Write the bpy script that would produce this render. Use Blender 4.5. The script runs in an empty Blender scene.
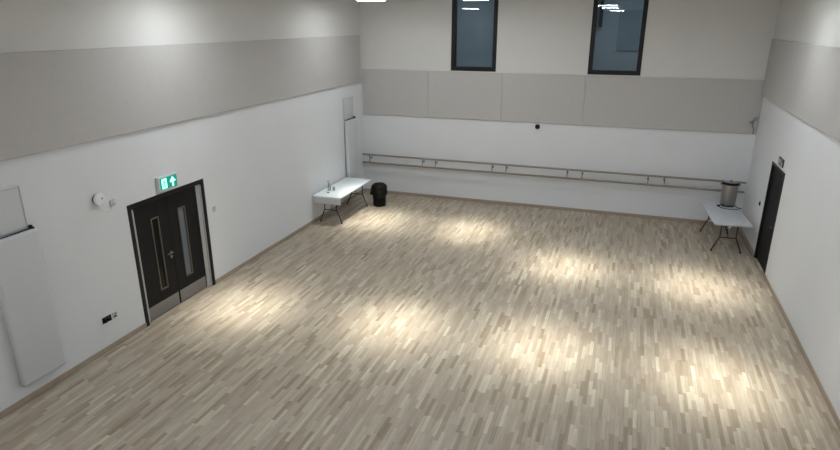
import bpy, bmesh, math, random
from mathutils import Vector, Matrix
random.seed(7)
PI = math.pi
sc = bpy.context.scene
COL = sc.collection

# ------------------------------------------------------------------ helpers
def box(bm, x0, x1, y0, y1, z0, z1, bevel=0, seg=2):
    r = bmesh.ops.create_cube(bm, size=1)
    vs = r['verts']
    for v in vs:
        v.co = Vector(((x0 + x1) / 2 + v.co.x * (x1 - x0), (y0 + y1) / 2 + v.co.y * (y1 - y0), (z0 + z1) / 2 + v.co.z * (z1 - z0)))
    if bevel:
        es = list({e for v in vs for e in v.link_edges})
        bmesh.ops.bevel(bm, geom=es, offset=bevel, segments=seg, profile=.5, affect='EDGES')
    return bm

def tube(bm, pts, r, n=10, cap=True):
    pts = [Vector(p) for p in pts]
    rings = []
    prev = None
    for i, p in enumerate(pts):
        a = pts[max(i - 1, 0)]; b = pts[min(i + 1, len(pts) - 1)]
        d = (b - a).normalized()
        if prev is None:
            u = d.orthogonal().normalized()
        else:
            u = (prev - d * prev.dot(d))
            u = u.normalized() if u.length > 1e-5 else d.orthogonal().normalized()
        prev = u
        w = d.cross(u)
        rr = r[i] if isinstance(r, (list, tuple)) else r
        rings.append([bm.verts.new(p + (u * math.cos(2 * PI * k / n) + w * math.sin(2 * PI * k / n)) * rr) for k in range(n)])
    for A, B in zip(rings, rings[1:]):
        for k in range(n):
            bm.faces.new((A[k], A[(k + 1) % n], B[(k + 1) % n], B[k]))
    if cap:
        bm.faces.new(rings[0][::-1]); bm.faces.new(rings[-1])
    return bm

def lathe(bm, prof, n=32, c=(0, 0, 0), axis='z'):
    rings = []
    for r, h in prof:
        ring = []
        for k in range(n):
            a = 2 * PI * k / n
            p = (r * math.cos(a), r * math.sin(a), h)
            if axis == 'x': p = (h, r * math.cos(a), r * math.sin(a))
            if axis == 'y': p = (r * math.cos(a), -h, r * math.sin(a))
            ring.append(bm.verts.new(Vector(p) + Vector(c)))
        rings.append(ring)
    for A, B in zip(rings, rings[1:]):
        for k in range(n):
            bm.faces.new((A[k], A[(k + 1) % n], B[(k + 1) % n], B[k]))
    bm.faces.new(rings[0][::-1]); bm.faces.new(rings[-1])
    return bm

def poly(bm, pts, x0, x1):
    """prism: outline pts in (y, z), extruded from x0 to x1"""
    a = [bm.verts.new((x0, y, z)) for y, z in pts]
    b = [bm.verts.new((x1, y, z)) for y, z in pts]
    n = len(pts)
    bm.faces.new(a[::-1]); bm.faces.new(b)
    for i in range(n):
        bm.faces.new((a[i], a[(i + 1) % n], b[(i + 1) % n], b[i]))
    return bm

def smooth_bez(pts, n=6):
    out = []
    P = [Vector(p) for p in pts]
    P = [P[0]] + P + [P[-1]]
    for i in range(1, len(P) - 2):
        for k in range(n):
            t = k / n
            p0, p1, p2, p3 = P[i - 1], P[i], P[i + 1], P[i + 2]
            out.append(.5 * ((2 * p1) + (-p0 + p2) * t + (2 * p0 - 5 * p1 + 4 * p2 - p3) * t * t + (-p0 + 3 * p1 - 3 * p2 + p3) * t ** 3))
    out.append(P[-2])
    return out

def obj(name, bm, m, parent=None, smooth=False, label=None):
    bmesh.ops.recalc_face_normals(bm, faces=bm.faces)
    me = bpy.data.meshes.new(name)
    bm.to_mesh(me); bm.free()
    if smooth:
        for p in me.polygons: p.use_smooth = True
        try: me.set_sharp_from_angle(angle=math.radians(40))
        except Exception: pass
    o = bpy.data.objects.new(name, me)
    COL.objects.link(o)
    me.materials.append(m)
    if parent is not None:
        o.parent = parent
        o.matrix_parent_inverse = Matrix.Identity(4)
        if hasattr(parent, 'location'):
            org = Vector((0, 0, 0)); q = parent
            while q: org += q.location; q = q.parent
            me.transform(Matrix.Translation(-org))
    if label: o['label'] = label
    return o

def thing(name, label, cat, loc, group=None, kind=None):
    o = bpy.data.objects.new(name, None)
    o.empty_display_size = .1
    COL.objects.link(o)
    o.location = loc
    if label: o['label'] = label
    if cat: o['category'] = cat
    if group: o['group'] = group
    if kind: o['kind'] = kind
    return o

def tag(o, label, cat, group=None):
    o['label'] = label; o['category'] = cat
    if group: o['group'] = group
    return o

def struct(name, bm, m, label=None, smooth=False):
    o = obj(name, bm, m, smooth=smooth); o['kind'] = 'structure'
    if label: o['label'] = label
    return o

def dup(root, loc, label):
    r = root.copy(); COL.objects.link(r); r.location = loc; r['label'] = label
    for ch in list(root.children):
        c = ch.copy(); COL.objects.link(c); c.parent = r
        for g in list(ch.children):
            d = g.copy(); COL.objects.link(d); d.parent = c
    return r

B = bmesh.new

# ------------------------------------------------------------------ materials
def mat(name, col, rough=.5, metal=0, bump=0, bscale=60, var=0, vscale=3, spec=.5, coat=0):
    m = bpy.data.materials.new(name); m.use_nodes = True
    nt = m.node_tree; b = nt.nodes['Principled BSDF']
    b.inputs['Base Color'].default_value = (*col, 1)
    b.inputs['Roughness'].default_value = rough
    b.inputs['Metallic'].default_value = metal
    b.inputs['Specular IOR Level'].default_value = spec
    b.inputs['Coat Weight'].default_value = coat
    geo = nt.nodes.new('ShaderNodeNewGeometry')
    n = nt.nodes.new('ShaderNodeTexNoise'); n.inputs['Scale'].default_value = vscale; n.inputs['Detail'].default_value = 4
    nt.links.new(geo.outputs['Position'], n.inputs['Vector'])
    if var:
        mx = nt.nodes.new('ShaderNodeMix'); mx.data_type = 'RGBA'
        mx.inputs['A'].default_value = (*[c * (1 - var) for c in col], 1)
        mx.inputs['B'].default_value = (*[min(1, c * (1 + var)) for c in col], 1)
        nt.links.new(n.outputs['Fac'], mx.inputs['Factor']); nt.links.new(mx.outputs['Result'], b.inputs['Base Color'])
    if bump:
        n2 = nt.nodes.new('ShaderNodeTexNoise'); n2.inputs['Scale'].default_value = bscale; n2.inputs['Detail'].default_value = 3
        nt.links.new(geo.outputs['Position'], n2.inputs['Vector'])
        bp = nt.nodes.new('ShaderNodeBump'); bp.inputs['Strength'].default_value = bump; bp.inputs['Distance'].default_value = .004
        nt.links.new(n2.outputs['Fac'], bp.inputs['Height']); nt.links.new(bp.outputs['Normal'], b.inputs['Normal'])
    return m

def emit(name, col, s):
    m = bpy.data.materials.new(name); m.use_nodes = True
    b = m.node_tree.nodes['Principled BSDF']
    b.inputs['Base Color'].default_value = (*[min(c, .8) for c in col], 1)
    b.inputs['Emission Color'].default_value = (*col, 1)
    b.inputs['Emission Strength'].default_value = s
    return m

def block_wall(name, col):
    """painted blockwork: very faint coursing under thick matt paint"""
    m = mat(name, col, rough=.85, spec=.25)
    nt = m.node_tree; b = nt.nodes['Principled BSDF']
    geo = nt.nodes.new('ShaderNodeNewGeometry')
    sep = nt.nodes.new('ShaderNodeSeparateXYZ'); nt.links.new(geo.outputs['Position'], sep.inputs[0])
    add = nt.nodes.new('ShaderNodeMath'); add.operation = 'ADD'
    nt.links.new(sep.outputs['X'], add.inputs[0]); nt.links.new(sep.outputs['Y'], add.inputs[1])
    cmb = nt.nodes.new('ShaderNodeCombineXYZ'); nt.links.new(add.outputs[0], cmb.inputs['X']); nt.links.new(sep.outputs['Z'], cmb.inputs['Y'])
    br = nt.nodes.new('ShaderNodeTexBrick')
    br.inputs['Scale'].default_value = 1; br.inputs['Brick Width'].default_value = .45; br.inputs['Row Height'].default_value = .225
    br.inputs['Mortar Size'].default_value = .006; br.inputs['Mortar Smooth'].default_value = 1
    nt.links.new(cmb.outputs[0], br.inputs['Vector'])
    n = nt.nodes.new('ShaderNodeTexNoise'); n.inputs['Scale'].default_value = 35; n.inputs['Detail'].default_value = 4
    nt.links.new(geo.outputs['Position'], n.inputs['Vector'])
    ma = nt.nodes.new('ShaderNodeMath'); ma.operation = 'MULTIPLY_ADD'; ma.inputs[1].default_value = -.5
    nt.links.new(br.outputs['Fac'], ma.inputs[0]); nt.links.new(n.outputs['Fac'], ma.inputs[2])
    bp = nt.nodes.new('ShaderNodeBump'); bp.inputs['Strength'].default_value = .25; bp.inputs['Distance'].default_value = .004
    nt.links.new(ma.outputs[0], bp.inputs['Height']); nt.links.new(bp.outputs['Normal'], b.inputs['Normal'])
    # large faint scuffs
    n2 = nt.nodes.new('ShaderNodeTexNoise'); n2.inputs['Scale'].default_value = 1.1; n2.inputs['Detail'].default_value = 5
    nt.links.new(geo.outputs['Position'], n2.inputs['Vector'])
    mx = nt.nodes.new('ShaderNodeMix'); mx.data_type = 'RGBA'
    mx.inputs['A'].default_value = (*[c * .955 for c in col], 1); mx.inputs['B'].default_value = (*[min(1, c * 1.03) for c in col], 1)
    nt.links.new(n2.outputs['Fac'], mx.inputs['Factor']); nt.links.new(mx.outputs['Result'], b.inputs['Base Color'])
    return m

def strip_floor(name):
    m = bpy.data.materials.new(name); m.use_nodes = True
    nt = m.node_tree; N = nt.nodes; L = nt.links; b = N['Principled BSDF']
    def M(op, a, bb=None, c=None):
        n = N.new('ShaderNodeMath'); n.operation = op
        for i, v in enumerate((a, bb, c)):
            if v is None: continue
            if isinstance(v, (int, float)): n.inputs[i].default_value = v
            else: L.new(v, n.inputs[i])
        return n.outputs[0]
    def WN(x, y, off=0.):
        c = N.new('ShaderNodeCombineXYZ'); L.new(x, c.inputs[0])
        if y is not None: L.new(y, c.inputs[1])
        c.inputs[2].default_value = off
        w = N.new('ShaderNodeTexWhiteNoise'); w.noise_dimensions = '3D'; L.new(c.outputs[0], w.inputs['Vector']); return w.outputs['Value']
    geo = N.new('ShaderNodeNewGeometry'); sep = N.new('ShaderNodeSeparateXYZ'); L.new(geo.outputs['Position'], sep.inputs[0])
    X = sep.outputs['X']; Y = sep.outputs['Y']
    W, LEN = .054, .40
    rx = M('DIVIDE', X, W); row = M('FLOOR', rx)
    ln = M('MULTIPLY_ADD', WN(row, None, 4.), .16, LEN - .08)
    ry = M('ADD', M('DIVIDE', Y, ln), M('MULTIPLY', WN(row, None, 1.), 7.3)); cell = M('FLOOR', ry)
    # every second cell boundary moves so that strips differ in length
    rnd = WN(row, cell, 2.); rnd2 = WN(row, cell, 9.)
    ramp = N.new('ShaderNodeValToRGB'); L.new(rnd, ramp.inputs[0])
    e = ramp.color_ramp.elements
    e[0].position = 0; e[0].color = (.28, .225, .16, 1)
    e[1].position = 1; e[1].color = (.54, .49, .39, 1)
    for p, c in ((.10, (.335, .278, .208, 1)), (.32, (.39, .328, .258, 1)), (.72, (.43, .37, .297, 1)), (.92, (.475, .418, .335, 1))):
        k = e.new(p); k.color = c
    # grain along the strip
    off = N.new('ShaderNodeCombineXYZ'); L.new(M('MULTIPLY', X, 38), off.inputs[0])
    L.new(M('ADD', M('MULTIPLY', Y, 2.2), M('MULTIPLY', rnd2, 50)), off.inputs[1]); L.new(M('MULTIPLY', rnd, 30), off.inputs[2])
    g = N.new('ShaderNodeTexNoise'); g.inputs['Scale'].default_value = 1; g.inputs['Detail'].default_value = 5; g.inputs['Distortion'].default_value = .6
    L.new(off.outputs[0], g.inputs['Vector'])
    gm = M('MULTIPLY_ADD', g.outputs['Fac'], .62, .60)
    # narrow joints
    fx = M('FRACT', rx); dx = M('MULTIPLY', M('MINIMUM', fx, M('SUBTRACT', 1, fx)), W)
    fy = M('FRACT', ry); dy = M('MULTIPLY', M('MINIMUM', fy, M('SUBTRACT', 1, fy)), LEN)
    d = M('MINIMUM', dx, dy)
    mr = N.new('ShaderNodeMapRange'); L.new(d, mr.inputs[0]); mr.inputs[1].default_value = 0; mr.inputs[2].default_value = .0016; mr.inputs[3].default_value = .62; mr.inputs[4].default_value = 1
    tot = M('MULTIPLY', gm, mr.outputs[0])
    mx = N.new('ShaderNodeMix'); mx.data_type = 'RGBA'; mx.blend_type = 'MULTIPLY'; mx.inputs['Factor'].default_value = 1
    L.new(ramp.outputs[0], mx.inputs['A'])
    cc = N.new('ShaderNodeCombineColor'); [L.new(tot, cc.inputs[i]) for i in range(3)]
    L.new(cc.outputs[0], mx.inputs['B']); L.new(mx.outputs['Result'], b.inputs['Base Color'])
    L.new(M('MULTIPLY_ADD', rnd2, .12, .40), b.inputs['Roughness'])
    b.inputs['Specular IOR Level'].default_value = .4
    bp = N.new('ShaderNodeBump'); bp.inputs['Strength'].default_value = .25; bp.inputs['Distance'].default_value = .0015
    L.new(mr.outputs[0], bp.inputs['Height']); L.new(bp.outputs['Normal'], b.inputs['Normal'])
    return m

def fabric_panel(name, col):
    m = mat(name, col, rough=.95, spec=.1)
    nt = m.node_tree; b = nt.nodes['Principled BSDF']
    geo = nt.nodes.new('ShaderNodeNewGeometry')
    n = nt.nodes.new('ShaderNodeTexNoise'); n.inputs['Scale'].default_value = 220; n.inputs['Detail'].default_value = 2
    nt.links.new(geo.outputs['Position'], n.inputs['Vector'])
    bp = nt.nodes.new('ShaderNodeBump'); bp.inputs['Strength'].default_value = .4; bp.inputs['Distance'].default_value = .002
    nt.links.new(n.outputs['Fac'], bp.inputs['Height']); nt.links.new(bp.outputs['Normal'], b.inputs['Normal'])
    n2 = nt.nodes.new('ShaderNodeTexNoise'); n2.inputs['Scale'].default_value = 14; n2.inputs['Detail'].default_value = 6
    nt.links.new(geo.outputs['Position'], n2.inputs['Vector'])
    mx = nt.nodes.new('ShaderNodeMix'); mx.data_type = 'RGBA'
    mx.inputs['A'].default_value = (*[c * .95 for c in col], 1); mx.inputs['B'].default_value = (*[c * 1.05 for c in col], 1)
    nt.links.new(n2.outputs['Fac'], mx.inputs['Factor']); nt.links.new(mx.outputs['Result'], b.inputs['Base Color'])
    return m

def glass_mat(name, tint, gloss=1.0):
    m = bpy.data.materials.new(name); m.use_nodes = True
    nt = m.node_tree; nt.nodes.clear()
    out = nt.nodes.new('ShaderNodeOutputMaterial'); mix = nt.nodes.new('ShaderNodeMixShader')
    tr = nt.nodes.new('ShaderNodeBsdfTransparent'); tr.inputs['Color'].default_value = (*tint, 1)
    gl = nt.nodes.new('ShaderNodeBsdfGlossy'); gl.inputs['Roughness'].default_value = .015
    lw = nt.nodes.new('ShaderNodeFresnel'); lw.inputs['IOR'].default_value = 1.5
    nt.links.new(lw.outputs[0], mix.inputs[0]); nt.links.new(tr.outputs[0], mix.inputs[1]); nt.links.new(gl.outputs[0], mix.inputs[2])
    nt.links.new(mix.outputs[0], out.inputs[0])
    return m

M_wall = block_wall('painted_blockwork', (.66, .675, .695))
M_upper = mat('upper_wall_tone', (.60, .595, .575), rough=.9, bump=.15, bscale=40, var=.02, spec=.2)  # slightly darker, warmer tone for the upper part of the walls
M_ceil = mat('ceiling_paint', (.55, .55, .53), rough=.9, var=.03)
def upper_tone(o, z):
    o.data.materials.append(M_upper)
    for p in o.data.polygons:
        if p.center.z > z: p.material_index = 1
M_panel = fabric_panel('acoustic_fabric', (.455, .443, .43))
M_edge = mat('panel_edge', (.36, .345, .33), rough=.8, var=.03)
M_floor = strip_floor('maple_strip_floor')
M_skirt = mat('oak_skirting', (.34, .275, .21), rough=.5, var=.15, vscale=8)
M_black = mat('black_painted_frame', (.006, .006, .007), rough=.5, var=.1, spec=.3)
M_dark = mat('charcoal_door', (.0085, .0085, .009), rough=.6, spec=.2, var=.15, vscale=5)
M_steel = mat('brushed_steel', (.36, .34, .325), rough=.3, metal=1, var=.08, vscale=20)
M_kick = mat('kick_plate_steel', (.24, .235, .23), rough=.5, metal=.6, var=.06, vscale=12)
M_alu = mat('aluminium', (.50, .51, .52), rough=.45, metal=.3, var=.04)
M_bronze = mat('oak_bead', (.10, .08, .058), rough=.5, var=.1)
M_white = mat('white_enamel', (.54, .56, .575), rough=.45, var=.02)
M_whitep = mat('white_plastic', (.74, .76, .77), rough=.5, var=.02)
M_greyp = mat('grey_plastic', (.42, .43, .43), rough=.5, var=.04)
M_pale = mat('pale_plastic', (.60, .61, .61), rough=.4, var=.02)
M_table = mat('blow_moulded_plastic', (.72, .78, .82), rough=.42, bump=.2, bscale=150, var=.02)
M_table2 = mat('grey_plastic_top', (.50, .53, .56), rough=.5, bump=.2, bscale=150, var=.02)
M_leg = mat('powder_coated_steel', (.035, .030, .026), rough=.45, var=.1)
M_bin = mat('black_plastic', (.004, .004, .004), rough=.6, var=.2, bump=.1, spec=.2)
M_bag = mat('black_bin_liner', (.004, .004, .004), rough=.5, bump=.5, bscale=25, spec=.25)
M_rail = mat('beech_rail', (.24, .20, .17), rough=.45, var=.12, vscale=6)
M_brk = mat('bracket_grey', (.13, .12, .115), rough=.45, metal=.3, var=.05)
M_sens = mat('sensor_grey', (.27, .265, .255), rough=.5, var=.05)
M_rim = mat('rim_grey', (.47, .48, .49), rough=.5, var=.03)
M_clear = glass_mat('clear_plastic', (.80, .86, .88))
M_liquid = glass_mat('clear_liquid', (.72, .80, .84))
M_pane = glass_mat('window_glass', (.80, .88, .92))
M_vis = mat('dark_vision_glass', (.008, .009, .010), rough=.08, spec=.15, var=.05)
M_vis_refl = mat('vision_glass_reflection', (.11, .135, .17), rough=.12, spec=.8, var=.1, vscale=1)  # bluish reflected light put into the colour of the right pane
M_slate = mat('slate_paint', (.31, .325, .335), rough=.9, var=.04, vscale=2)
M_slate2 = mat('slate_board', (.20, .225, .24), rough=.9, var=.04)
M_red = mat('dark_red_lens', (.035, .01, .012), rough=.25, var=.1)
M_led = emit('led_diffuser', (.94, .985, 1.02), 62)
M_led2 = emit('added_room_strip', (.75, .9, 1.0), 2.2)  # glow of the strips added to brighten the room beyond
M_green = emit('exit_green', (.0, .25, .17), .6)
M_signw = emit('exit_white', (.35, .95, .80), 1.5)

# ------------------------------------------------------------------ room dimensions
W, L, Y0, H = 10.27, 16.03, -1.2, 6.3
D1 = (7.00, 8.84, 2.135)      # double door in the left wall
D2 = (12.73, 13.88, 2.145)   # door in the right wall
WIN = [(2.67, 3.90), (6.25, 7.51)]
WB, WT = 3.625, 6.05

def wall_cells(bm, us, vs, holes, f):
    """grid of boxes leaving rectangular holes; f(u0,u1,v0,v1) adds a box"""
    for u0, u1 in zip(us, us[1:]):
        for v0, v1 in zip(vs, vs[1:]):
            cu, cv = (u0 + u1) / 2, (v0 + v1) / 2
            if any(a < cu < b and c < cv < d for a, b, c, d in holes): continue
            f(u0, u1, v0, v1)
    seen = {}
    for fc in bm.faces:
        c = fc.calc_center_median(); seen.setdefault((round(c.x, 3), round(c.y, 3), round(c.z, 3)), []).append(fc)
    bmesh.ops.delete(bm, geom=[q for v in seen.values() if len(v) > 1 for q in v], context='FACES')
    bmesh.ops.remove_doubles(bm, verts=bm.verts, dist=1e-4)

T = .30
SPLIT = 3.85  # top of the blockwork material; hidden behind the panels
bm = B()
wall_cells(bm, [Y0, D1[0], D1[1], L], [0, D1[2], 3.9, H], [(D1[0], D1[1], 0, D1[2])], lambda a, b, c, d: box(bm, -T, 0, a, b, c, d))
upper_tone(struct('wall_left', bm, M_wall, 'long white painted wall on the left with the double door'), 3.9)
bm = B()
wall_cells(bm, [Y0, D2[0], D2[1], L], [0, D2[2], 3.9, H], [(D2[0], D2[1], 0, D2[2])], lambda a, b, c, d: box(bm, W, W + T, a, b, c, d))
upper_tone(struct('wall_right', bm, M_wall, 'white painted wall on the right with the single dark door'), 3.9)
bm = B()
wall_cells(bm, [-T, WIN[0][0], WIN[0][1], WIN[1][0], WIN[1][1], W + T], [0, 3.0, WB, WT, H],
           [(WIN[0][0], WIN[0][1], WB, WT), (WIN[1][0], WIN[1][1], WB, WT)], lambda a, b, c, d: box(bm, a, b, L, L + T, c, d))
upper_tone(struct('wall_back', bm, M_wall, 'far white wall with two tall windows above the grey panels'), 3.0)
bm = B(); box(bm, -T, W + T, Y0 - T, Y0, 0, H)
struct('wall_front', bm, M_wall, 'white wall behind the viewpoint')
bm = B(); box(bm, -T, W + T, Y0 - T, L + T, -.2, 0)
struct('floor', bm, M_floor, 'pale maple strip floor')
bm = B(); box(bm, -T, W + T, Y0 - T, L + T, H, H + .2)
struct('ceiling', bm, M_ceil, 'white ceiling')

# skirting boards, timber
SK, ST = .085, .018
bm = B(); box(bm, 0, ST, Y0, D1[0], 0, SK, .003, 1); box(bm, 0, ST, D1[1], L, 0, SK, .003, 1)
struct('baseboard_left', bm, M_skirt, 'low timber skirting along the left wall')
bm = B(); box(bm, W - ST, W, Y0, D2[0], 0, SK, .003, 1); box(bm, W - ST, W, D2[1], L, 0, SK, .003, 1)
struct('baseboard_right', bm, M_skirt, 'low timber skirting along the right wall')
bm = B(); box(bm, ST, W - ST, L - ST, L, 0, SK, .003, 1)
struct('baseboard_back', bm, M_skirt, 'low timber skirting along the far wall')

# ------------------------------------------------------------------ windows (with the room beyond)
for i, (a, b) in enumerate(WIN):
    w = thing('window_%d' % (i + 1), ['tall black framed window on the left of the far wall', 'tall black framed window on the right of the far wall'][i], None, ((a + b) / 2, L, WB), kind='structure')
    bm = B(); f = .105; y0, y1 = L - .012, L + .16
    box(bm, a, a + f, y0, y1, WB, WT, .004, 1); box(bm, b - f, b, y0, y1, WB, WT, .004, 1)
    box(bm, a + f, b - f, y0, y1, WB, WB + f, .004, 1); box(bm, a + f, b - f, y0, y1, WT - f, WT, .004, 1)
    obj('window_frame', bm, M_black, w)
    bm = B(); box(bm, a + f, b - f, L + .05, L + .056, WB + f, WT - f)
    obj('window_pane', bm, M_pane, w)
# the room behind the glass
bm = B()
x0, x1, y0, y1, z0, z1 = .6, 9.6, L + T, 20.3, 2.7, 6.2
box(bm, x0 - .1, x1 + .1, y1, y1 + .1, z0, z1); box(bm, x0 - .1, x0, y0, y1, z0, z1); box(bm, x1, x1 + .1, y0, y1, z0, z1)
box(bm, x0 - .1, x1 + .1, y0, y1 + .1, z0 - .1, z0); box(bm, x0 - .1, x1 + .1, y0, y1 + .1, z1, z1 + .1)
box(bm, 3.9, 5.2, y0 + .01, y1, z0, z1)   # cross wall between the two windows
struct('wall_beyond', bm, M_slate, 'slate grey walls of the room seen through the far windows')
bm = B(); box(bm, 6.78, 7.75, 20.26, 20.29, 4.02, 5.22, .004, 1)
tag(obj('wall_board', bm, M_slate2), 'dark slate rectangular board on the wall seen through the right window', 'board')
bm = B(); box(bm, 6.20, 6.30, 20.1, 20.25, 4.72, 6.15, .004, 1)
tag(obj('hanging_bar', bm, M_black), 'dark upright bar seen through the right window at its left side', 'bar')
for x, lab in ((2.3, 'added unseen strip light brightening the room behind the left window'), (7.2, 'added unseen strip light brightening the room behind the right window')):
    t = thing('added_strip_light', lab, 'light', (x, 18.2, 6.2))  # lamps added out of view to brighten the room behind the glass
    bm = B(); box(bm, x - .6, x + .6, 18.12, 18.28, 6.14, 6.1985, .005, 1); obj('housing', bm, M_whitep, t)
    bm = B(); box(bm, x - .58, x + .58, 18.13, 18.27, 6.12, 6.14, .005, 1); obj('diffuser', bm, M_led2, t)
    ld = bpy.data.lights.new('added_strip_lamp', 'AREA'); ld.shape = 'RECTANGLE'; ld.size = 1.1; ld.size_y = .12; ld.energy = 34; ld.color = (.82, .92, 1)
    lo = bpy.data.objects.new('added_strip_lamp', ld); COL.objects.link(lo); lo.parent = t; lo.location = (0, 0, -.085)

# ------------------------------------------------------------------ acoustic panels
PT, PB, ST_, SB = 3.597, 2.343, 4.517, 3.252
def panel(name, dims, label, group):
    bm = B(); box(bm, *dims, .006, 2)
    return tag(obj(name, bm, M_panel), label, 'wall panel', group)
xs = [.05, 2.04, 4.10, 6.23, W - .012]
labs = ['grey fabric acoustic panel on the far wall, at its left end by the corner',
        'grey fabric acoustic panel on the far wall under the left window',
        'grey acoustic panel between the two far windows, above the round black beacon',
        'long grey acoustic panel under the right window, reaching the right corner']
for a, b, l in zip(xs, xs[1:], labs):
    panel('acoustic_panel', (a + .0025, b - .0025, L - .04, L - .0015, PB, PT), l, 'grey acoustic panels on the far wall')
panel('acoustic_panel', (.0015, .045, Y0 + .01, L - .10, SB, ST_), 'very long grey fabric acoustic panel running along the left wall', None)
panel('acoustic_panel', (W - .045, W - .0015, Y0 + .01, L - .06, SB, ST_), 'grey fabric acoustic panel high on the right wall', None)

# ------------------------------------------------------------------ door 1: double door, left wall
d = thing('door_1', 'dark double door with narrow vision panels in the left wall', None, (0, (D1[0] + D1[1]) / 2, 0), kind='structure')
a, b, h = D1; f = .07
bm = B()
box(bm, -.20, .014, a, a + f, 0, h, .003, 1); box(bm, -.20, .014, b - f, b, 0, h, .003, 1); box(bm, -.20, .014, a + f, b - f, h - f, h, .003, 1)
obj('door_frame', bm, M_black, d)
LX = -.055   # face of the leaves
bm = B(); box(bm, LX - .001, -.006, b - f - .012, b - f, .005, h - f - .03); box(bm, LX, LX + .012, b - f - .10, b - f - .012, .005, h - f - .03, .003, 1)
for k in range(3): box(bm, LX + .012, LX + .02, b - f - .09 + k * .03, b - f - .077 + k * .03, .01, h - f - .035, .002, 1)
obj('finger_guard', bm, M_alu, d, label='wide pale ribbed finger guard at the right jamb')
bm = B(); box(bm, LX, -.004, a + f + .001, a + f + .05, .005, h - f - .03, .003, 1)
obj('finger_guard', bm, M_greyp, d, label='narrow grey finger guard at the left jamb')
mid = (a + b) / 2
def leaf(y0, y1, v0, v1, vm, side):
    zb, zt, lo, hi = .012, h - f - .004, .44, 1.755
    bm = B()
    box(bm, LX - .045, LX, y0, v0, zb, zt, .002, 1); box(bm, LX - .045, LX, v1, y1, zb, zt, .002, 1)
    box(bm, LX - .045, LX, v0, v1, zb, lo, .002, 1); box(bm, LX - .045, LX, v0, v1, hi, zt, .002, 1)
    lf = obj('door_leaf', bm, M_dark, d)
    bm = B(); e = .022
    box(bm, LX - .05, LX + .008, v0, v0 + e, lo, hi, .002, 1); box(bm, LX - .05, LX + .008, v1 - e, v1, lo, hi, .002, 1)
    box(bm, LX - .05, LX + .008, v0 + e, v1 - e, lo, lo + e, .002, 1); box(bm, LX - .05, LX + .008, v0 + e, v1 - e, hi - e, hi, .002, 1)
    obj('glazing_bead', bm, M_bronze, lf)
    bm = B(); box(bm, LX - .028, LX - .02, v0 + e, v1 - e, lo + e, hi - e); obj('vision_pane', bm, vm, lf)
    bm = B(); box(bm, LX, LX + .003, y0 + .02, y1 - .02, .02, .25, .001, 1); obj('kick_plate', bm, M_kick, lf)
    return lf
lf = leaf(a + f + .05, mid - .003, 7.50, 7.68, M_vis, 0)
bm = B()
hy = mid - .07
lathe(bm, [(.026, 0), (.026, .008), (.012, .009), (.010, .05), (.0105, .055)], 20, (LX, hy, 1.04), 'x')
tube(bm, [(LX + .048, hy, 1.04), (LX + .052, hy - .03, 1.04), (LX + .052, hy - .13, 1.04)], .0105, 10)
obj('lever_handle', bm, M_steel, lf, True)
bm = B(); lathe(bm, [(.027, 0), (.027, .008), (.012, .010), (.008, .018)], 20, (LX, hy, .955), 'x')
obj('keyhole_cover', bm, M_steel, lf, True)
lf = leaf(mid + .003, b - f - .103, 8.15, 8.34, M_vis_refl, 1)

# ------------------------------------------------------------------ door 2: single dark door, right wall
d = thing('door_2', 'dark single door set back in the right wall', None, (W, (D2[0] + D2[1]) / 2, 0), kind='structure')
a, b, h = D2; f = .05
bm = B(); X1 = W + .20
box(bm, W - .012, X1, a, a + f, 0, h, .003, 1); box(bm, W - .012, X1, b - f, b, 0, h, .003, 1); box(bm, W - .012, X1, a + f, b - f, h - f, h, .003, 1)
obj('door_frame', bm, M_black, d)
bm = B(); box(bm, W + .035, W + .08, a + f + .003, b - f - .003, .012, h - f - .004, .002, 1)
lf = obj('door_leaf', bm, M_dark, d)
bm = B(); lathe(bm, [(.026, 0), (.026, -.008), (.011, -.009), (.010, -.05), (.011, -.055)], 20, (W + .035, a + f + .09, 1.0), 'x')
tube(bm, [(W - .015, a + f + .09, 1.0), (W - .018, a + f + .12, 1.0), (W - .018, a + f + .20, 1.0)], .010, 10)
obj('lever_handle', bm, M_brk, lf, True)
bm = B(); box(bm, W + .031, W + .035, a + .10, a + .24, 1.97, 2.03); obj('door_label', bm, M_greyp, lf, label='small grey label near the top of the door')

# ------------------------------------------------------------------ small things on the left wall
t = thing('exit_sign', 'lit green exit sign with running figure and arrow above the double door', 'sign', (0, 7.9, 2.2))
bm = B(); box(bm, 0, .07, 7.67, 8.12, 2.185, 2.425, .006, 2); obj('sign_housing', bm, M_pale, t)
bm = B(); box(bm, .07, .075, 7.695, 8.095, 2.205, 2.405, .002, 1); fc = obj('sign_face', bm, M_green, t)
bm = B()
# doorway with running figure
Y, Z = 7.725, 2.222
pts = lambda l: [(Y + y * .001, Z + z * .001) for y, z in l]
poly(bm, pts([(10, 0), (120, 0), (124, 6), (124, 160), (118, 166), (12, 166), (6, 160), (6, 4)]), .075, .0765)
obj('pictogram_ground', bm, M_signw, fc, label='white doorway shape')
bm = B()
lathe(bm, [(.014, 0), (.014, .003)], 14, (.075, Y + .066, Z + .128), 'x')
poly(bm, pts([(40, 108), (72, 114), (96, 92), (90, 85), (72, 98), (66, 70), (88, 40), (80, 8), (68, 8), (72, 38), (48, 58), (34, 30), (16, 26), (16, 38), (28, 42), (44, 68), (50, 98), (36, 92), (30, 72), (22, 74)]), .075, .078)
obj('pictogram', bm, M_green, fc, label='green running figure in the white doorway')
bm = B(); Y = 7.925
poly(bm, pts([(46, 0), (82, 0), (82, 80), (128, 76), (128, 96), (64, 166), (0, 96), (0, 76), (46, 80)]), .075, .078)
obj('arrow', bm, M_signw, fc, label='white arrow pointing up')

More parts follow.
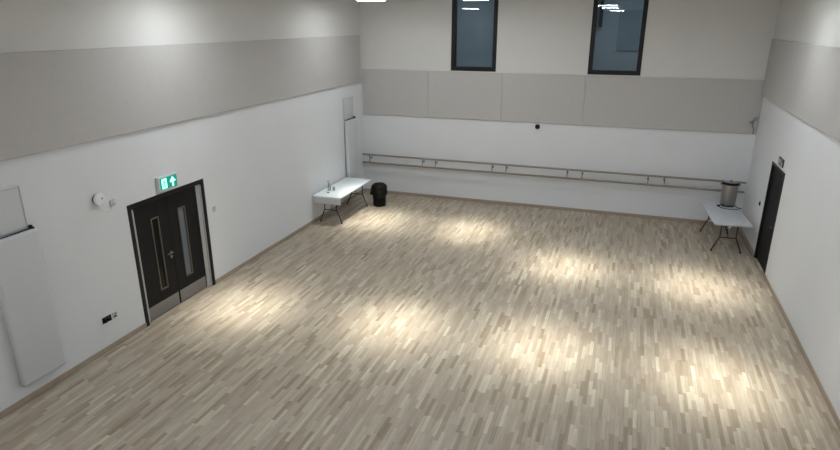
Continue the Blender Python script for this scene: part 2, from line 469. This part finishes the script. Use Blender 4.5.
t = thing('alarm_sounder', 'round white alarm sounder with a dark centre dot on the left wall', 'alarm', (0, 6.5, 2.39))
bm = B(); lathe(bm, [(.080, 0), (.080, .045)], 32, (0, 6.475, 2.395), 'x'); obj('sounder_base', bm, M_leg, t, True)
bm = B(); lathe(bm, [(.096, .04), (.098, .05), (.094, .078), (.082, .088), (.03, .091)], 36, (0, 6.475, 2.395), 'x'); obj('sounder_cover', bm, M_whitep, t, True)
bm = B(); lathe(bm, [(.012, .090), (.012, .094)], 16, (0, 6.49, 2.41), 'x'); obj('lens', bm, M_bin, t)
bm = B(); tube(bm, smooth_bez([(.008, 6.50, 2.29), (.008, 6.56, 2.19), (.008, 6.66, 2.15), (.008, 6.74, 2.21)], 5), .003, 6)
tag(obj('cable', bm, M_whitep, smooth=True), 'thin white cable looping from the alarm sounder to the small box', 'cable')
t = thing('junction_box', 'small grey box on the left wall beside the round alarm sounder', 'box', (0, 6.74, 2.27))
bm = B(); box(bm, 0, .03, 6.69, 6.78, 2.21, 2.31, .004, 2); obj('box_body', bm, M_pale, t)
bm = B(); box(bm, .03, .034, 6.705, 6.765, 2.225, 2.262, .001, 1); box(bm, .03, .034, 6.705, 6.73, 2.275, 2.295, .001, 1); obj('box_cover', bm, M_greyp, t)

t = thing('light_switch', 'small steel light switch right of the double door', 'switch', (0, 9.06, 1.48))
bm = B(); box(bm, 0, .01, 9.015, 9.105, 1.43, 1.53, .004, 2); obj('switch_plate', bm, M_greyp, t)
bm = B(); box(bm, .01, .016, 9.045, 9.072, 1.46, 1.50, .002, 1); obj('rocker', bm, M_pale, t)

t = thing('power_socket', 'black double power socket low on the left wall', 'socket', (0, 6.26, .53))
bm = B(); box(bm, 0, .012, 6.18, 6.345, .47, .565, .004, 2); obj('socket_plate', bm, M_bin, t)
for y in (6.22, 6.28): bm = B(); box(bm, .012, .015, y, y + .03, .535, .552, .001, 1); obj('rocker', bm, M_brk, t)
for y in (6.195, 6.275): bm = B(); box(bm, .012, .05, y, y + .045, .485, .525, .006, 1); obj('plug', bm, M_bin, t)
t = thing('data_socket', 'square grey metal socket plate right of the black power socket', 'socket', (0, 6.42, .53))
bm = B(); box(bm, 0, .01, 6.38, 6.465, .465, .56, .004, 2); obj('socket_plate', bm, M_greyp, t)
bm = B(); box(bm, .01, .013, 6.40, 6.445, .485, .51, .001, 1); box(bm, .01, .013, 6.415, 6.445, .53, .545, .001, 1); obj('outlet', bm, M_bin, t)

def radiator(y0, y1, label, far=False):
    t = thing('vertical_radiator', label, 'radiator', (0, (y0 + y1) / 2, .3))
    bm = B(); box(bm, .022, .125, y0, y1, .28, 2.31, .030, 4); obj('radiator_body', bm, M_white, t, True)
    bm = B(); box(bm, .0015, .024, y0 + .03, y1 - .03, .34, 2.29, .003, 1); obj('rear_shadow_plate', bm, M_brk if far else M_white, t).name = 'back_shadow_plate'  # far plate is dark to stand in for the shadow gap behind the body
    # pale rectangular guard above
    bm = B(); g0, g1, z0, z1 = y0 + .01, y1 - .05, 2.335, 2.91
    box(bm, .0015, .03, g0, g1, z0, z1, .010, 3); obj('upper_guard', bm, M_white, t, True)
    bm = B(); r = .006
    tube(bm, [(.036, g0 + .01, z0), (.036, g0 + .01, z1 - .02), (.036, g1 - .02, z1 - .02), (.036, g1 - .02, z0)], r, 6)
    obj('guard_rim', bm, M_rim, t)
    bm = B(); box(bm, .02, .07, y1 - .06, y1 - .02, 2.315, 2.36, .006, 1); box(bm, .03, .075, y1 - .035, y1 - .005, 2.305, 2.33, .003, 1)
    box(bm, .03, .06, y0 + .01, y1 - .03, 2.306, 2.318, .002, 1)
    obj('bracket', bm, M_bin, t, label='small black bracket at the top right corner')
    bm = B(); box(bm, .02, .055, y1 + .005, y1 + .03, .245, .275, .006, 1); obj('valve', bm, M_bin, t, label='small black valve at the lower right corner')
    return t
radiator(4.74, 5.385, 'tall white panel radiator on the left wall, nearest, at the photo\'s left edge')
radiator(14.78, 15.42, 'tall white panel radiator at the far end of the left wall behind the white table', True)

# ------------------------------------------------------------------ small things on the right and back wall
t = thing('door_sign', 'small grey sign above the dark door in the right wall', 'sign', (W, 13.15, 2.3))
bm = B(); box(bm, W - .02, W, 12.97, 13.36, 2.20, 2.355, .004, 1); obj('sign_board', bm, M_leg, t)
bm = B()
box(bm, W - .023, W - .02, 13.02, 13.11, 2.22, 2.285); box(bm, W - .023, W - .02, 13.15, 13.21, 2.255, 2.335); box(bm, W - .023, W - .02, 13.25, 13.31, 2.22, 2.315)
obj('pictogram', bm, M_greyp, t, label='pale blocks of the pictogram')
t = thing('door_release', 'small black round door release on the right wall left of the dark door', 'switch', (W, 14.27, 1.12))
bm = B(); box(bm, W - .02, W, 14.24, 14.30, 1.07, 1.16, .006, 2); obj('release_plate', bm, M_bin, t)
bm = B(); lathe(bm, [(.022, 0), (.02, -.012)], 16, (W - .02, 14.27, 1.115), 'x'); obj('push_button', bm, M_leg, t, True)

t = thing('wall_beacon', 'small round black beacon with reddish centre on the far wall under the panels', 'beacon', (5.09, L, 2.235))
bm = B(); lathe(bm, [(.062, 0), (.062, .03), (.050, .05), (.030, .052)], 28, (5.09, L, 2.235), 'y'); obj('beacon_body', bm, M_bin, t, True)
bm = B(); lathe(bm, [(.026, .050), (.022, .064), (.008, .070)], 20, (5.09, L, 2.235), 'y'); obj('beacon_lens', bm, M_red, t, True)

t = thing('corner_sensor', 'small grey sensor with a cable on the right end of the far wall panels', 'sensor', (10.18, L - .04, 2.7))
bm = B(); box(bm, 10.15, 10.21, L - .09, L - .04, 2.66, 2.74, .008, 2); tube(bm, [(10.16, L - .07, 2.68), (10.08, L - .12, 2.63)], .022, 10); box(bm, 10.20, 10.24, L - .085, L - .045, 2.71, 2.75, .004, 1)
obj('sensor_body', bm, M_sens, t, True)
bm = B(); tube(bm, smooth_bez([(10.16, L - .05, 2.66), (10.15, L - .05, 2.55), (10.19, L - .05, 2.46), (10.185, L - .05, 2.345)], 4), .009, 6)
obj('cable', bm, M_brk, t, True)

# ------------------------------------------------------------------ ballet barres on the far wall
def barre():
    x0 = .07
    t = thing('ballet_barre', '', 'barre', (x0, L, 0), 'double ballet barres along the far wall')
    ln = 2.028
    YB = L - .20
    for z, n, y in ((1.185, 'upper_rail', YB), (.950, 'lower_rail', YB)):
        bm = B(); tube(bm, [(x0 + .002, y, z), (x0 + ln - .002, y, z)], .028, 14); obj(n, bm, M_rail, t, True)
    for x in (x0 + .20, x0 + ln - .19):
        bm = B()
        tube(bm, smooth_bez([(x, YB, 1.17), (x, YB + .05, 1.12), (x, YB + .07, 1.06), (x, YB + .05, 1.0), (x, YB, .945)], 5), .013, 8)
        tube(bm, [(x, YB + .065, 1.06), (x, L - .008, 1.06)], .011, 8)
        lathe(bm, [(.028, 0), (.028, .008)], 14, (x, L, 1.06), 'y')
        obj('bracket', bm, M_brk, t, True)
    return t
b0 = barre()
bl = ['section of wooden double barre at the left corner, above the black bin',
      'second section of wooden double barre from the left corner, below the left window',
      'middle section of wooden double barre, below the round black beacon',
      'fourth section of wooden double barre from the left, below the right window',
      'last section of wooden double barre at the right corner, behind the steel urn']
b0['label'] = bl[0]
for i in range(1, 5): dup(b0, (.07 + 2.028 * i, L, 0), bl[i])

# ------------------------------------------------------------------ folding tables
def table(x0, x1, y0, y1, label, top, fy, fy2):
    t = thing('folding_table', label, 'table', ((x0 + x1) / 2, (y0 + y1) / 2, 0))
    bm = B(); box(bm, x0, x1, y0, y1, .70, .745, .012, 3); obj('tabletop', bm, top, t, True)
    bm = B()
    box(bm, x0 + .06, x0 + .085, y0 + .12, y1 - .12, .672, .70); box(bm, x1 - .085, x1 - .06, y0 + .12, y1 - .12, .672, .70)
    obj('side_rail', bm, M_leg, t)
    cx = (x0 + x1) / 2
    for y, s in ((y0 + fy, 1), (y1 - fy2, -1)):
        for q in (-1, 1):
            bm = B(); xi, xo = cx + q * .165, cx + q * .30
            tube(bm, [(xi, y, .70), (xi, y, .36), (xi + q * .007, y, .325), (xi + q * .028, y, .28), (xo - q * .022, y, .085), (xo - q * .006, y, .045), (xo, y, .008)], .0155, 10)
            lg = obj('leg', bm, M_leg, t, True)
            bm = B(); lathe(bm, [(.018, 0), (.019, .025), (.014, .03)], 12, (xo, y, 0)); obj('foot_cap', bm, M_bin, lg, True)
        bm = B(); tube(bm, [(cx - .175, y, .335), (cx + .175, y, .335)], .013, 8); obj('crossbar', bm, M_leg, t, True)
        bm = B(); tube(bm, [(cx, y, .335), (cx, y + s * .30, .672)], .009, 8); obj('brace', bm, M_leg, t, True)
    return t
ta = table(.04, .80, 12.80, 14.74, 'white folding trestle table against the left wall near the far corner', M_table, .20, .14)
bm = B(); box(bm, .05, .795, 12.806, 12.835, .545, .71, .006, 2); obj('end_flap', bm, M_white, ta, label='white flap hanging from the near end')
tb = table(9.29, 10.05, 13.71, 15.50, 'pale grey folding trestle table in the right corner, carrying the steel urn', M_table2, .30, .14)
tb.rotation_euler.z = math.radians(4)
bm = B()
poly(bm, [(13.72, .70), (13.80, .70), (13.77, .61)], 9.62, 9.625)
bmesh.ops.rotate(bm, verts=bm.verts, cent=(9.62, 13.75, .7), matrix=Matrix.Rotation(PI / 2.3, 3, 'Z'))
obj('hanging_tag', bm, M_whitep, tb, label='small white tag hanging under the near edge')

# clear spray bottle and coaster on the left table
bx, by, TZ = .25, 13.30, .745
t = thing('spray_bottle', 'clear plastic spray bottle standing on the white table at the left', 'bottle', (bx, by, TZ))
bm = B(); lathe(bm, [(.030, 0), (.036, .006), (.037, .10), (.034, .13), (.016, .165), (.0145, .185)], 24, (bx, by, TZ)); obj('bottle_body', bm, M_clear, t, True)
bm = B(); lathe(bm, [(.018, .183), (.018, .205), (.012, .212)], 18, (bx, by, TZ)); tube(bm, [(bx, by, TZ + .21), (bx, by, TZ + .255)], .012, 10)
box(bm, bx - .012, bx + .012, by - .075, by + .03, TZ + .245, TZ + .28, .007, 2); obj('spray_head', bm, M_greyp, t, True)
bm = B(); tube(bm, smooth_bez([(bx, by - .03, TZ + .247), (bx, by - .05, TZ + .21), (bx, by - .045, TZ + .18)], 4), .006, 8); obj('trigger', bm, M_greyp, t, True)
bm = B(); tube(bm, [(bx, by, TZ + .012), (bx, by, TZ + .2)], .003, 6); obj('dip_tube', bm, M_whitep, t)
t = thing('drinking_glass', 'small clear tumbler beside the spray bottle on the white table', 'glass', (bx + .10, by + .06, TZ))
bm = B(); lathe(bm, [(.024, 0), (.028, .004), (.033, .10), (.030, .10), (.025, .008), (.004, .008)], 24, (bx + .10, by + .06, TZ)); obj('glass_body', bm, M_clear, t, True)
bm = B(); lathe(bm, [(.026, 0), (.031, .012), (.029, .018), (.01, .019)], 20, (bx + .06, by - .18, TZ)); tag(obj('bottle_lid', bm, M_brk, smooth=True), 'small flat dark lid lying near the spray bottle on the white table', 'lid')

# ------------------------------------------------------------------ stainless urn
ux, uy = 9.785, 15.22
TZ = .746
t = thing('water_urn', 'stainless steel water urn with black rim on the grey table in the right corner', 'urn', (ux, uy, TZ))
bm = B(); lathe(bm, [(.150, 0), (.155, .012), (.155, .045), (.146, .05)], 36, (ux, uy, TZ)); obj('urn_base', bm, M_leg, t, True)
bm = B(); lathe(bm, [(.155, .048), (.162, .06), (.172, .50), (.168, .53)], 40, (ux, uy, TZ)); obj('urn_body', bm, M_steel, t, True)
bm = B(); lathe(bm, [(.170, .525), (.180, .535), (.180, .562), (.165, .578), (.150, .578)], 40, (ux, uy, TZ)); obj('urn_rim', bm, M_bin, t, True)
bm = B(); lathe(bm, [(.160, .579), (.135, .587), (.06, .592), (.02, .594)], 36, (ux, uy, TZ)); ld = obj('urn_lid', bm, M_steel, t, True)
bm = B(); lathe(bm, [(.014, .592), (.012, .600), (.026, .603), (.024, .613), (.008, .616)], 20, (ux, uy, TZ)); obj('lid_knob', bm, M_bin, ld, True)
for q in (-1, 1):
    bm = B(); tube(bm, smooth_bez([(ux + q * .17, uy - .05, TZ + .535), (ux + q * .193, uy - .045, TZ + .52), (ux + q * .198, uy, TZ + .51), (ux + q * .193, uy + .045, TZ + .52), (ux + q * .17, uy + .05, TZ + .535)], 5), .013, 8)
    obj('side_handle', bm, M_bin, t, True)
bm = B(); tube(bm, [(ux - .05, uy - .16, TZ + .09), (ux - .06, uy - .225, TZ + .09)], .011, 8); tube(bm, [(ux - .06, uy - .222, TZ + .115), (ux - .06, uy - .226, TZ + .05)], .013, 8); obj('tap', bm, M_steel, t, True)
bm = B()
tube(bm, smooth_bez([(ux - .17, uy - .06, TZ + .02), (ux - .21, uy - .12, TZ + .008), (ux - .14, uy - .28, TZ + .008), (ux + .0, uy - .33, TZ + .008), (ux + .16, uy - .29, TZ + .008), (ux + .27, uy - .19, TZ + .008), (ux + .19, uy - .13, TZ + .008), (ux + .166, uy - .04, TZ + .02)], 6), .008, 7)
box(bm, ux - .24, ux - .17, uy - .15, uy - .10, TZ, TZ + .03, .006, 1)
obj('power_cable', bm, M_bin, t, True)

# ------------------------------------------------------------------ bin with liner
cx, cy = 1.01, 14.80
t = thing('waste_bin', 'round black waste bin with a bin liner beside the white table in the left corner', 'bin', (cx, cy, 0))
bm = B(); lathe(bm, [(.165, 0), (.172, .01), (.190, .40), (.20, .50), (.193, .50), (.165, .02), (.01, .02)], 32, (cx, cy, 0)); obj('bin_body', bm, M_bin, t, True)
bm = B(); n = 40; rings = []
for j, (r, z) in enumerate([(.205, .30), (.225, .33), (.228, .42), (.222, .50), (.21, .515)]):
    ring = []
    for k in range(n):
        a = 2 * PI * k / n
        dr = .012 * math.sin(a * 5 + j) + .007 * math.sin(a * 11 + 2 * j)
        zz = z
        if j < 2:
            zz += .035 * math.sin(3 * a + 1.0) + .02 * math.sin(7 * a)
            if math.cos(a - PI * 1.08) > .88: dr += .055 * (1 - j * .3); zz += .04
        ring.append(bm.verts.new((cx + (r + dr) * math.cos(a), cy + (r + dr) * math.sin(a), zz)))
    rings.append(ring)
for A, Bq in zip(rings, rings[1:]):
    for k in range(n): bm.faces.new((A[k], A[(k + 1) % n], Bq[(k + 1) % n], Bq[k]))
ob = obj('bin_liner', bm, M_bag, t, True); sm = ob.modifiers.new('thickness', 'SOLIDIFY'); sm.thickness = .003
bm = B(); lathe(bm, [(.218, .505), (.226, .515), (.220, .545), (.200, .59), (.15, .63), (.08, .648), (.015, .652)], 36, (cx, cy, 0)); lid = obj('bin_lid', bm, M_bin, t, True)
bm = B(); poly(bm, [(-.09, 0), (.09, 0), (.075, .06), (-.075, .06)], 0, .006)
bmesh.ops.rotate(bm, verts=bm.verts, cent=(0, 0, 0), matrix=Matrix.Rotation(-PI / 2, 3, 'Z') @ Matrix.Rotation(-.75, 3, 'Y'))
bmesh.ops.translate(bm, verts=bm.verts, vec=(cx, cy - .213, .545)); obj('lid_flap', bm, M_bag, lid)

# ------------------------------------------------------------------ suspended luminaires (the lamps the hall has)
LZ = 5.348
names = {0: 'nearest the left wall', 1: 'second from the left wall', 2: 'third from the left wall', 3: 'nearest the right wall'}
rows = {0: 'in the row nearest the far wall', 1: 'in the middle row', 2: 'in the row nearest the viewpoint'}
LX0 = [1.46, 3.93, 6.42, 8.92]
def lamp_spot(t):
    s = bpy.data.lights.new('lens_lamp', 'SPOT'); s.energy = 1; s.spot_size = math.radians(80); s.spot_blend = 1; s.shadow_soft_size = .14; s.color = (.99, .965, .84)
    # beam profile of the lens: a narrow core inside a softer skirt
    s.use_nodes = True; nt = s.node_tree; em = nt.nodes['Emission']
    g = nt.nodes.new('ShaderNodeNewGeometry'); sp = nt.nodes.new('ShaderNodeSeparateXYZ'); nt.links.new(g.outputs['Incoming'], sp.inputs[0])
    def mth(op, a, b):
        n = nt.nodes.new('ShaderNodeMath'); n.operation = op
        for i, v in enumerate((a, b)):
            if v is None: continue
            if isinstance(v, (int, float)): n.inputs[i].default_value = v
            else: nt.links.new(v, n.inputs[i])
        return n.outputs[0]
    c = mth('ABSOLUTE', sp.outputs['Z'], None)
    tot = mth('ADD', mth('MULTIPLY', mth('POWER', c, 75), 1950), mth('MULTIPLY', mth('POWER', c, 22), 430))
    nt.links.new(tot, em.inputs['Strength'])
    so = bpy.data.objects.new('lens_lamp', s); COL.objects.link(so); so.parent = t; so.location = (0, 0, -.03)
    return so
def luminaire():
    x, y = LX0[0], 13.50
    t = thing('suspended_light', '', 'ceiling light', (x, y, LZ), 'rectangular lights hanging in a grid over the hall')
    bm = B(); box(bm, x - .31, x + .31, y - .16, y + .16, LZ + .01, LZ + .06, .008, 2); obj('housing', bm, M_whitep, t)
    bm = B(); box(bm, x - .29, x + .29, y - .14, y + .14, LZ - .012, LZ + .009, .004, 1); obj('diffuser', bm, M_led, t)
    for q in (-1, 1):
        bm = B(); tube(bm, [(x + q * .24, y, LZ + .06), (x + q * .24, y, H)], .004, 6); obj('hanging_rod', bm, M_brk, t)
    lamp_spot(t)
    return t
l0 = luminaire(); l0['label'] = 'bright rectangular hanging light ' + names[0] + ' ' + rows[0]
spots = [[(1.45, 13.50), (3.93, 13.50), (6.40, 11.95), (8.95, 11.80)],
         [(1.15, 8.20), (3.93, 8.45), (6.36, 8.50), (8.88, 8.40)],
         [(1.45, 1.80), (3.93, 1.80), (6.42, 1.80), (8.92, 1.80)]]
for j, row in enumerate(spots):
    for i, (x, y) in enumerate(row):
        if i or j: dup(l0, (x, y, LZ), 'bright rectangular hanging light ' + names[i] + ' ' + rows[j])

# ------------------------------------------------------------------ world, camera, view
w = bpy.data.worlds.new('world'); sc.world = w; w.use_nodes = True
w.node_tree.nodes['Background'].inputs[0].default_value = (.02, .025, .03, 1)
w.node_tree.nodes['Background'].inputs[1].default_value = 1

cam = bpy.data.cameras.new('camera'); co = bpy.data.objects.new('camera', cam); COL.objects.link(co)
cam.sensor_fit = 'HORIZONTAL'; cam.sensor_width = 36; cam.lens = 597.0 / 840 * 36
yaw, pi, ro = -.3298, -.329, .0008
fw = Vector((math.sin(yaw) * math.cos(pi), math.cos(yaw) * math.cos(pi), math.sin(pi)))
rt = Vector((math.cos(yaw), -math.sin(yaw), 0)); up = rt.cross(fw)
R = rt * math.cos(ro) + up * math.sin(ro); U = -rt * math.sin(ro) + up * math.cos(ro)
mm = Matrix((R, U, -fw)).transposed().to_4x4(); mm.translation = Vector((7.2748, 0, 4.8895))
co.matrix_world = mm
cam.clip_start = .05
sc.camera = co
sc.view_settings.view_transform = 'Standard'; sc.view_settings.look = 'None'
sc.view_settings.exposure = .13; sc.view_settings.gamma = 1; sc.view_settings.use_curve_mapping = False
